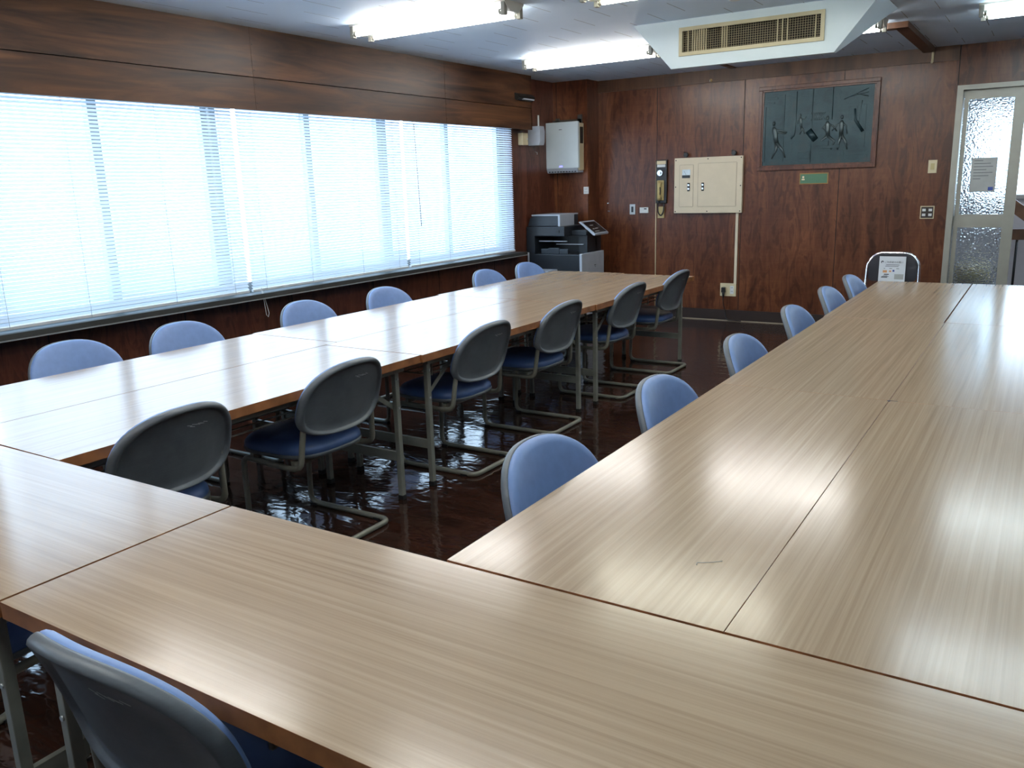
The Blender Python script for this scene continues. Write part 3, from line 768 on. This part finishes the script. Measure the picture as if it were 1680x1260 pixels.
# bronze relief
rl = empty('bronze_relief', (-1.975, YB, 1.525), 0, 'large framed bronze relief with green-blue patina showing workers, on the back wall', 'relief')
b = NB(); W2, HH = .552, .792
for (x0, x1, z0, z1, y) in ((-W2, W2, HH-.035, HH, .03), (-W2, W2, 0, .035, .03), (-W2, -W2+.035, .035, HH-.035, .0295), (W2-.035, W2, .035, HH-.035, .0295)):
    box(b, x0, x1, -y, 0, z0, z1, bev=.004)
for (x0, x1, z0, z1) in ((-W2+.03, W2-.03, HH-.05, HH-.03), (-W2+.03, W2-.03, .03, .05), (-W2+.03, -W2+.05, .05, HH-.05), (W2-.05, W2-.03, .05, HH-.05)):
    box(b, x0, x1, -.02, 0, z0, z1, bev=.003)
obj('picture_frame', b, 'wall_dark', rl)
b = NB(); box(b, -W2+.05, W2-.05, -.010, 0, .05, HH-.05); obj('relief_panel', b, 'relief', rl)
RX = lambda u: -W2+.05+(u)*(2*W2-.10)
RZ = lambda v: HH-.05-(v)*(HH-.10)
def rt(bm, pts, rr, flat=.45):
    n0 = len(bm.verts); tube(bm, [(RX(u), 0, RZ(v)) for u, v in pts], rr, n=8)
    bm.verts.ensure_lookup_table()
    for vtx in bm.verts[n0:]: vtx.co.y = vtx.co.y*flat-.012
def fig(bm, x, z, s, arms, legs, lean=0):
    """small raised human figure: head at (x,z) fraction"""
    k = .9
    rt(bm, [(x, z-.03*s), (x, z), (x, z+.03*s)], [.010*s, .016*s, .010*s])
    hip = (x+lean, z+.26*s)
    rt(bm, [(x, z+.045*s), (x+lean*.3, z+.09*s), (x+lean*.7, z+.18*s), hip], [.010*s, .026*s, .020*s, .022*s])
    for a in arms: rt(bm, [(x+lean*.3, z+.08*s)]+[(x+p*s, z+q*s) for p, q in a], [.011*s]+[.009*s]*(len(a)-1)+[.006*s])
    for l in legs: rt(bm, [hip]+[(x+p*s, z+q*s) for p, q in l], [.018*s]+[.013*s]*(len(l)-1)+[.007*s])
b = NB()
fig(b, .10, .43, 1.0, [[(.07, .10), (.13, .13)], [(.06, .13), (.12, .14)]], [[(.03, .36), (-.01, .48)], [(.09, .36), (.12, .47)]], .03)
obj('raised_figure', b, 'relief_hi', rl); b = NB(); fig(b, .35, .34, .55, [[(.06, .10), (.10, .04)], [(-.05, .12), (-.03, .2)]], [[(.03, .36), (.0, .46)], [(.06, .36), (.08, .46)]], .01)
obj('raised_figure', b, 'relief_hi', rl); b = NB(); fig(b, .60, .40, .9, [[(.06, .12), (.10, .2)], [(-.05, .14), (.02, .24)]], [[(-.05, .32), (.0, .42)], [(.08, .34), (.05, .46)]], .01)
obj('raised_figure', b, 'relief_hi', rl); b = NB(); fig(b, .73, .40, .85, [[(-.05, .12), (-.10, .2)], [(.05, .14), (.06, .26)]], [[(-.02, .38), (-.03, .5)], [(.05, .38), (.07, .5)]], .0)
obj('raised_figure', b, 'relief_hi', rl)
b = NB()
rt(b, [(.31, .02), (.31, .45), (.30, .60), (.27, .65)], [.003, .003, .005, .006])
rt(b, [(.46, .0), (.46, .98)], .002); rt(b, [(.64, .0), (.64, .42)], .0035); rt(b, [(.20, .05), (.20, .95)], .0015)
rt(b, [(.84, .30), (.85, .45), (.92, .60)], [.010, .012, .016])
rt(b, [(.43, .55), (.50, .68)], [.034, .030]); rt(b, [(.90, .2), (.88, .5)], .003)
for q in range(3): rt(b, [(.74+q*.05, .17-q*.03), (.95, .05+q*.05)], .003)
for (u0, u1, v0, v1, d) in ((.34, .45, .84, .92, .016), (.52, .72, .76, .80, .017), (.54, .76, .83, .92, .015), (.77, .95, .84, .87, .014), (0, .02, .2, .95, .018), (.02, .13, .08, .11, .014), (.02, .10, .14, .16, .014), (.76, .97, .90, .96, .014), (.88, .94, .25, .8, .013), (.5, .62, .70, .76, .018), (.79, .86, .27, .44, .014)):
    box(b, RX(u0), RX(u1), -d, -.010, RZ(v1), RZ(v0), bev=.001)
obj('raised_scenery', b, 'relief', rl)
# lattice pattern
b = NB()
for q in range(5):
    rt(b, [(.45+q*.022, .32), (.49+q*.022, .42)], .0018); rt(b, [(.49+q*.022, .32), (.45+q*.022, .42)], .0018)
obj('raised_lattice', b, 'relief_hi', rl)
pq = empty('green_plaque', (-1.975, YB, 1.385), 0, 'small green enamel plaque with brass rim centred under the bronze relief', 'plaque')
b = NB(); box(b, -.135, .135, -.006, 0, 0, .105, bev=.002); obj('rim', b, 'brass', pq)
b = NB(); box(b, -.126, .126, -.008, -.006, .009, .096); obj('enamel', b, 'green', pq)
b = NB(); cyl(b, (-.098, -.008, .068), (-.098, -.0092, .068), .010, n=14); box(b, -.112, -.084, -.0092, -.008, .040, .052); obj('emblem', b, 'beige', pq)

# ------------------------------------------------------------------ tables
def make_table(L, Wd, name='folding_table', inset=.07):
    root = empty(name)
    b = NB(); box(b, -L/2, L/2, -Wd/2, Wd/2, .663, .70, bev=.0008)
    for f in b.faces: f.material_index = 0 if abs(f.normal.z) > .9 and f.calc_center_median().z > .69 else 1
    obj('tabletop', b, ['laminate', 'edge'], root)
    b = NB()
    for y in (-Wd/2+.05, Wd/2-.05): box(b, -L/2+.08, L/2-.08, y-.012, y+.012, .635, .663)
    for x in (-L/2+.10, L/2-.10, -L/2+.42, L/2-.42): box(b, x-.015, x+.015, -Wd/2+.05, Wd/2-.05, .64, .663)
    obj('under_frame', b, 'leg', root)
    for sx in (-1, 1):
        lx = sx*(L/2-.11)
        for sy in (-1, 1):
            b = NB(); y = sy*(Wd/2-inset)
            box(b, lx-.013, lx+.013, y-.013, y+.013, .02, .645, bev=.003)
            l = obj('leg', b, 'leg', root)
            b = NB(); box(b, lx-.015, lx+.015, y-.015, y+.015, 0, .024, bev=.003); obj('foot_cap', b, 'foot', l)
            b = NB(); cyl(b, (lx, y+sy*.013, .60), (lx, y+sy*.017, .60), .007, n=10); cyl(b, (lx, y+sy*.013, .46), (lx, y+sy*.017, .46), .006, n=10); obj('rivet', b, 'alu', l)
            b = NB(); obox(b, (lx-sx*.004, y-sy*.016, .46), (lx-sx*.27, y-sy*.016, .645), .004, .022); obj('folding_brace', b, 'leg', root)
        b = NB(); box(b, lx-.008, lx+.008, -Wd/2+inset+.013, Wd/2-inset-.013, .195, .24); obj('crossbar', b, 'leg', root)
    b = NB()
    for y in (-.17, -.10, -.03, .04, .11, .18): cyl(b, (-L/2+.22, y, .552), (L/2-.22, y, .552), .004, n=6)
    for x in (-L/2+.22, -.25, .25, L/2-.22):
        cyl(b, (x, -.19, .546), (x, .20, .546), .005, n=6)
        for y in (-.19, .20): cyl(b, (x, y, .546), (x, y, .645), .005, n=6)
    obj('wire_shelf', b, 'leg', root)
    return root
proto = {}
def table(cx, cy, rz, L, Wd, label, group):
    k = (round(L, 3), round(Wd, 3))
    if k in proto: o = copy_tree(proto[k])
    else: o = make_table(L, Wd, inset=.04 if L > 1.79 else .07); proto[k] = o
    o.location = (cx, cy, 0); o.rotation_euler = (0, 0, rz)
    tag(o, label, 'table', group); return o
gl, gf, grt = 'folding tables of the left double row', 'folding tables of the front cross row', 'folding tables of the right double row'
# left row, aisle column (right edge from x=-2.476,y=1.293 to x=-2.411,y=6.56)
def ra(y): return -2.476+(y-1.293)*.01234          # aisle edge of the left row
def sm(y): return -3.098+(y-1.4)*.0085               # joint between its two columns
for y0, y1, w_, wd in ((1.303, 3.045, 'nearest the camera', .622), (3.051, 4.825, 'middle one', .634), (4.831, 6.563, 'farthest, toward the electrical panel', .645)):
    c = (y0+y1)/2; table(sm(c)+.002+wd/2, c, PI/2-.0095, y1-y0, wd, 'tan folding table on the aisle side of the left row, %s' % w_, gl)
for y0, y1, w_, wd in ((1.385, 3.133, 'nearest the camera', .634), (3.139, 4.873, 'middle one', .652), (4.879, 6.624, 'farthest, toward the photocopier', .684)):
    c = (y0+y1)/2; table(sm(c)-.002-wd/2, c, PI/2-.0085, y1-y0, wd, 'tan folding table on the window side of the left row, %s' % w_, gl)
table(-1.691-.90, 1.010, 0, 1.795, .572, 'tan folding table across the front at left, joined to the left row', gf)
table(-1.689+.90, 1.013, .002, 1.795, .572, 'tan folding table across the front at centre, beside the near chair', gf)
for x, c_ in ((-.7145, 'aisle side'), (-.1100, 'outer side')):
    for (yc, w_) in ((2.194, 'nearest the camera'), (3.970, 'middle one'), (5.748, 'farthest, toward the door')):
        table(x-(.006 if yc > 5 and x < -.5 else 0), yc, PI/2, 1.774, .603, 'tan folding table on the %s of the right row, %s' % (c_, w_), grt)

b = NB(); tube(b, [(-.545, 1.534, .7003), (-.548, 1.545, .7003), (-.535, 1.552, .7003), (-.52, 1.562, .7003), (-.505, 1.576, .7003)], .0008, n=5)
tag(obj('scratch_mark', b, 'ink_grey'), 'thin curved pale scratch on the nearest table of the right row', 'scratch')
b = NB(); cyl(b, (-.412, 3.072, .7002), (-.412, 3.072, .7010), .006, n=10); obox(b, (-.412, 3.075, .7006), (-.385, 3.078, .7006), .003, .0006)
tag(obj('dark_stain', b, 'ink'), 'small dark stain where four tables of the right row meet', 'stain')

# ------------------------------------------------------------------ chairs
def superr(th, n): 
    c, s = abs(math.cos(th)), abs(math.sin(th))
    return (c**n+s**n)**(-1/n)
def make_chair():
    root = empty('meeting_chair')
    NA = 56
    ZC, HW, HT, HB = .600, .243, .194, .114
    def outline(th):
        n = 2.45 if math.sin(th) >= 0 else 3.0
        r = superr(th, n); y = HW*r*math.cos(th); z = (HT if math.sin(th) >= 0 else HB)*r*math.sin(th)
        if z < 0: y *= 1-.03*(-z/HB)**2
        return y, z
    def surf(y, z, off):
        zz = ZC+z
        x = -.032+(.80-zz)*.31+.056*(y/HW)**2
        return (x+off, y, zz+off*.28)
    def rings(bm, spec, close0=True, mi=0, closeN=False):
        R = []
        for (r, off) in spec:
            if r == 0: R.append([bm.verts.new(surf(0, 0, off))]); continue
            ring = []
            for k in range(NA):
                y, z = outline(2*PI*k/NA); ring.append(bm.verts.new(surf(y*r, z*r, off)))
            R.append(ring)
        for A, B in zip(R, R[1:]):
            if len(A) == 1:
                for k in range(NA): f = bm.faces.new((A[0], B[k], B[(k+1)%NA])); f.smooth = True; f.material_index = mi
            elif len(B) == 1:
                for k in range(NA): f = bm.faces.new((B[0], A[k], A[(k+1)%NA])); f.smooth = True; f.material_index = mi
            else:
                for k in range(NA): f = bm.faces.new((A[k], A[(k+1)%NA], B[(k+1)%NA], B[k])); f.smooth = True; f.material_index = mi
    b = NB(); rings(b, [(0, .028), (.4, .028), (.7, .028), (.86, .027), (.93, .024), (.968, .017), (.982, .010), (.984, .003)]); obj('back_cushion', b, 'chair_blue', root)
    b = NB(); rings(b, [(.965, .004), (.99, .006), (1.0, .002), (1.002, -.006), (.992, -.014), (.965, -.019), (.93, -.018), (.90, -.012), (.88, -.006), (.86, -.003), (.6, -.002), (.3, -.002), (0, -.002)])
    sh = obj('back_shell', b, 'shell', root)
    b = NB(); random.seed(11)
    for k in range(7):
        y = -.10+k*.012+random.uniform(-.004, .004); z = .11+random.uniform(-.006, .006)
        p = [surf(y+d, z+e, -.0027) for d, e in ((0, 0), (.022, .006), (.020, .008), (0, .0025))]
        try: b.faces.new([b.verts.new(q) for q in p])
        except Exception: pass
    obj('scuff_marks', b, 'scuff', sh)
    # seat
    def plan(th, r):
        n = 3.2; q = superr(th, n); return (.315+.225*r*q*math.cos(th), .222*r*q*math.sin(th)*(1+.04*math.cos(th)))
    def seat_rings(bm, spec):
        R = []
        for (r, z) in spec:
            if r == 0: R.append([bm.verts.new((.315, 0, z))]); continue
            R.append([bm.verts.new((*plan(2*PI*k/NA, r), z + (.012*max(0, -math.cos(2*PI*k/NA))*0))) for k in range(NA)])
        for A, B in zip(R, R[1:]):
            for k in range(NA):
                if len(A) == 1: f = bm.faces.new((A[0], B[k], B[(k+1)%NA]))
                elif len(B) == 1: f = bm.faces.new((B[0], A[k], A[(k+1)%NA]))
                else: f = bm.faces.new((A[k], A[(k+1)%NA], B[(k+1)%NA], B[k]))
                f.smooth = True
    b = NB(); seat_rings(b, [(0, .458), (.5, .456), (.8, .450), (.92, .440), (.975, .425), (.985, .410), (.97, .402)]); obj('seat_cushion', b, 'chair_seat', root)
    b = NB(); seat_rings(b, [(.96, .404), (.995, .404), (1, .397), (.985, .388), (.9, .380), (.5, .376), (0, .376)]); obj('seat_pan', b, 'shell', root)
    # frame
    b = NB()
    def side(s):
        return [(.088, s*.200, .575), (.100, s*.208, .49), (.112, s*.220, .362), (.18, s*.215, .352), (.50, s*.190, .352), (.505, s*.185, .0125), (.012, s*.185, .0125)]
    A = side(1); B = side(-1)
    tube(b, A+B[::-1], .0125, n=10, bend=.05, seg=6)
    fr = obj('frame', b, 'frame', root)
    for (x0, x1) in ((.17, .19), (.42, .44)):
        b = NB(); box(b, x0, x1, -.20, .20, .355, .378); obj('seat_support', b, 'frame', root)
    for s in (-1, 1):
        for x0 in (.06, .46):
            b = NB(); box(b, x0, x0+.04, s*.185-.015, s*.185+.015, 0, .012, bev=.002); obj('glide', b, 'foot', fr)
    return root
ch0 = make_chair(); used = [0]
def chair(x, y, rz, label, group):
    o = ch0 if not used[0] else copy_tree(ch0); used[0] = 1
    o.location = (x, y, 0); o.rotation_euler = (0, 0, rz); tag(o, label, 'chair', group); return o
# aisle side of the left row: facing the windows (-x)
g1 = 'grey-backed chairs on the aisle side of the left tables'
for (x, y, w_) in ((-2.385, 1.675, 'nearest the camera'), (-2.385, 2.495, 'second from the camera'), (-2.375, 3.535, 'third from the camera'),
                    (-2.375, 4.355, 'fourth from the camera'), (-2.365, 5.305, 'fifth from the camera'), (-2.365, 6.155, 'farthest from the camera')):
    chair(x, y, PI, 'blue chair showing its grey back in the aisle, %s' % w_, g1)
g2 = 'chairs on the window side of the left tables'
for (x, y, w_) in ((-4.005, 2.232, 'nearest the camera'), (-3.980, 2.852, 'second from the camera'), (-3.970, 3.752, 'third from the camera'),
                   (-3.940, 4.502, 'fourth from the camera'), (-3.920, 5.752, 'fifth from the camera'), (-3.910, 6.392, 'nearest the photocopier')):
    chair(x, y, 0, 'blue chair back between window wall and left tables, %s' % w_, g2)
g3 = 'chairs on the aisle side of the right tables'
for (x, y, w_) in ((-1.125, 1.870, 'nearest the camera'), (-1.120, 2.700, 'second from the camera'), (-1.115, 3.610, 'third from the camera'),
                   (-1.125, 4.570, 'fourth from the camera'), (-1.130, 5.430, 'fifth from the camera'), (-1.125, 6.130, 'nearest the folding chair')):
    chair(x, y, 0, 'blue chair back against edge of the right tables, %s' % w_, g3)
g4 = 'chairs on the camera side of the front tables'
chair(-1.222, .634, PI/2, 'large grey-blue chair back in the near foreground at the bottom left', g4)
chair(-2.24, .53, PI/2, 'chair at the lower left corner, only seat and frame in view', g4)

# ------------------------------------------------------------------ folding chair with leaflet
fc = empty('folding_chair', (-1.0, 7.1, 0), 0, 'black folding chair with chrome frame against the back wall, beyond the right tables', 'folding chair')
b = NB(); hwid = .185
pts = [(-.21, -.02, .02), (-.20, -.01, .45), (-.185, 0, .62), (-.17, .04, .80), (-.13, .055, .855), (0, .06, .862), (.13, .055, .855), (.17, .04, .80), (.185, 0, .62), (.20, -.01, .45), (.21, -.02, .02)]
pts = [(-.215, -.18, .012), (-.19, 0, .60), (-.185, .02, .79), (-.12, .03, .862), (.12, .03, .862), (.185, .02, .79), (.19, 0, .60), (.215, -.18, .012)]
tube(b, pts, .011, n=10, bend=.09, seg=7); obj('chrome_frame', b, 'chrome', fc)
b = NB(); tube(b, [(-.195, .24, .012), (-.19, -.16, .42), (-.19, -.20, .43)], .010, n=8, bend=.04); tube(b, [(.195, .24, .012), (.19, -.16, .42), (.19, -.20, .43)], .010, n=8, bend=.04)
cyl(b, (-.195, .24, .012), (.195, .24, .012), .010, n=8); obj('rear_legs', b, 'chrome', fc)
b = NB(); prism(b, [(-.172, .66), (-.176, .76), (-.165, .81), (-.13, .845), (-.08, .857), (.08, .857), (.13, .845), (.165, .81), (.176, .76), (.172, .66), (.15, .645), (-.15, .645)], -.012, .022, lambda a, z, h: (a, h+.005+(z-.64)*.08, z))
bmesh.ops.bevel(b, geom=list(b.edges), offset=.006, segments=2, affect='EDGES'); obj('backrest', b, 'blackv', fc)
b = NB(); box(b, -.185, .185, -.34, .02, .425, .455, bev=.012); obj('seat', b, 'blackv', fc)
lf = empty('leaflet_stand', (-1.0, 7.05, .60), 0, 'white printed leaflet leaning on the black folding chair', 'leaflet')
lf.rotation_euler = (math.radians(-2), 0, 0)
lf.location = (-1.0, 7.072, .44)
b = NB(); box(b, -.095, .095, -.002, 0, .02, .40); obj('sheet', b, 'paper', lf)
text('title', 'ご利用者のお願い', .0165, (-.055, -.0025, .350), (PI/2, 0, 0), 'ink', lf)
b = NB()
cyl(b, (-.072, -.0022, .356), (-.072, -.003, .356), .010, n=18); obj('logo', b, 'ink', lf)
b = NB(); cyl(b, (-.070, -.003, .352), (-.070, -.0034, .352), .006, n=14); obj('logo_centre', b, 'paper', lf)
b = NB()
for (x0, x1, z) in ((-.045, .05, .333), (-.05, .045, .322), (-.06, -.05, .305), (-.02, .0, .305), (.03, .05, .305), (-.06, -.03, .25), (-.07, -.02, .243), (-.06, .06, .10), (-.07, .05, .15), (-.05, .05, .20)):
    box(b, x0, x1, -.0026, -.002, z, z+.0035)
box(b, -.055, -.02, -.0026, -.002, .258, .265); box(b, -.075, -.03, -.0026, -.002, .236, .242)
obj('printed_lines', b, 'ink', lf)
b = NB(); box(b, -.065, -.035, -.0026, -.002, .275, .293); box(b, -.02, -.005, -.0026, -.002, .28, .292); obj('orange_pictures', b, 'ink_orange', lf)
b = NB(); box(b, .005, .018, -.0026, -.002, .283, .297); obj('blue_picture', b, 'ink_blue', lf)
b = NB(); box(b, .02, .085, -.0026, -.002, .225, .265); obj('grey_picture', b, 'ink_grey', lf)

# cable bundle tied under the far left table
cb = empty('cable_bundle', (-2.70, 5.85, .556), 0, 'small bundle of white cable lying on the wire shelf under the far left table', 'cable')
b = NB(); random.seed(5)
for k in range(5):
    pts = [(random.uniform(-.04, .04), random.uniform(-.05, .05), .006+random.uniform(0, .03)) for _ in range(6)]
    tube(b, pts, .004, n=6, bend=.03)
obj('white_cable', b, 'white', cb)
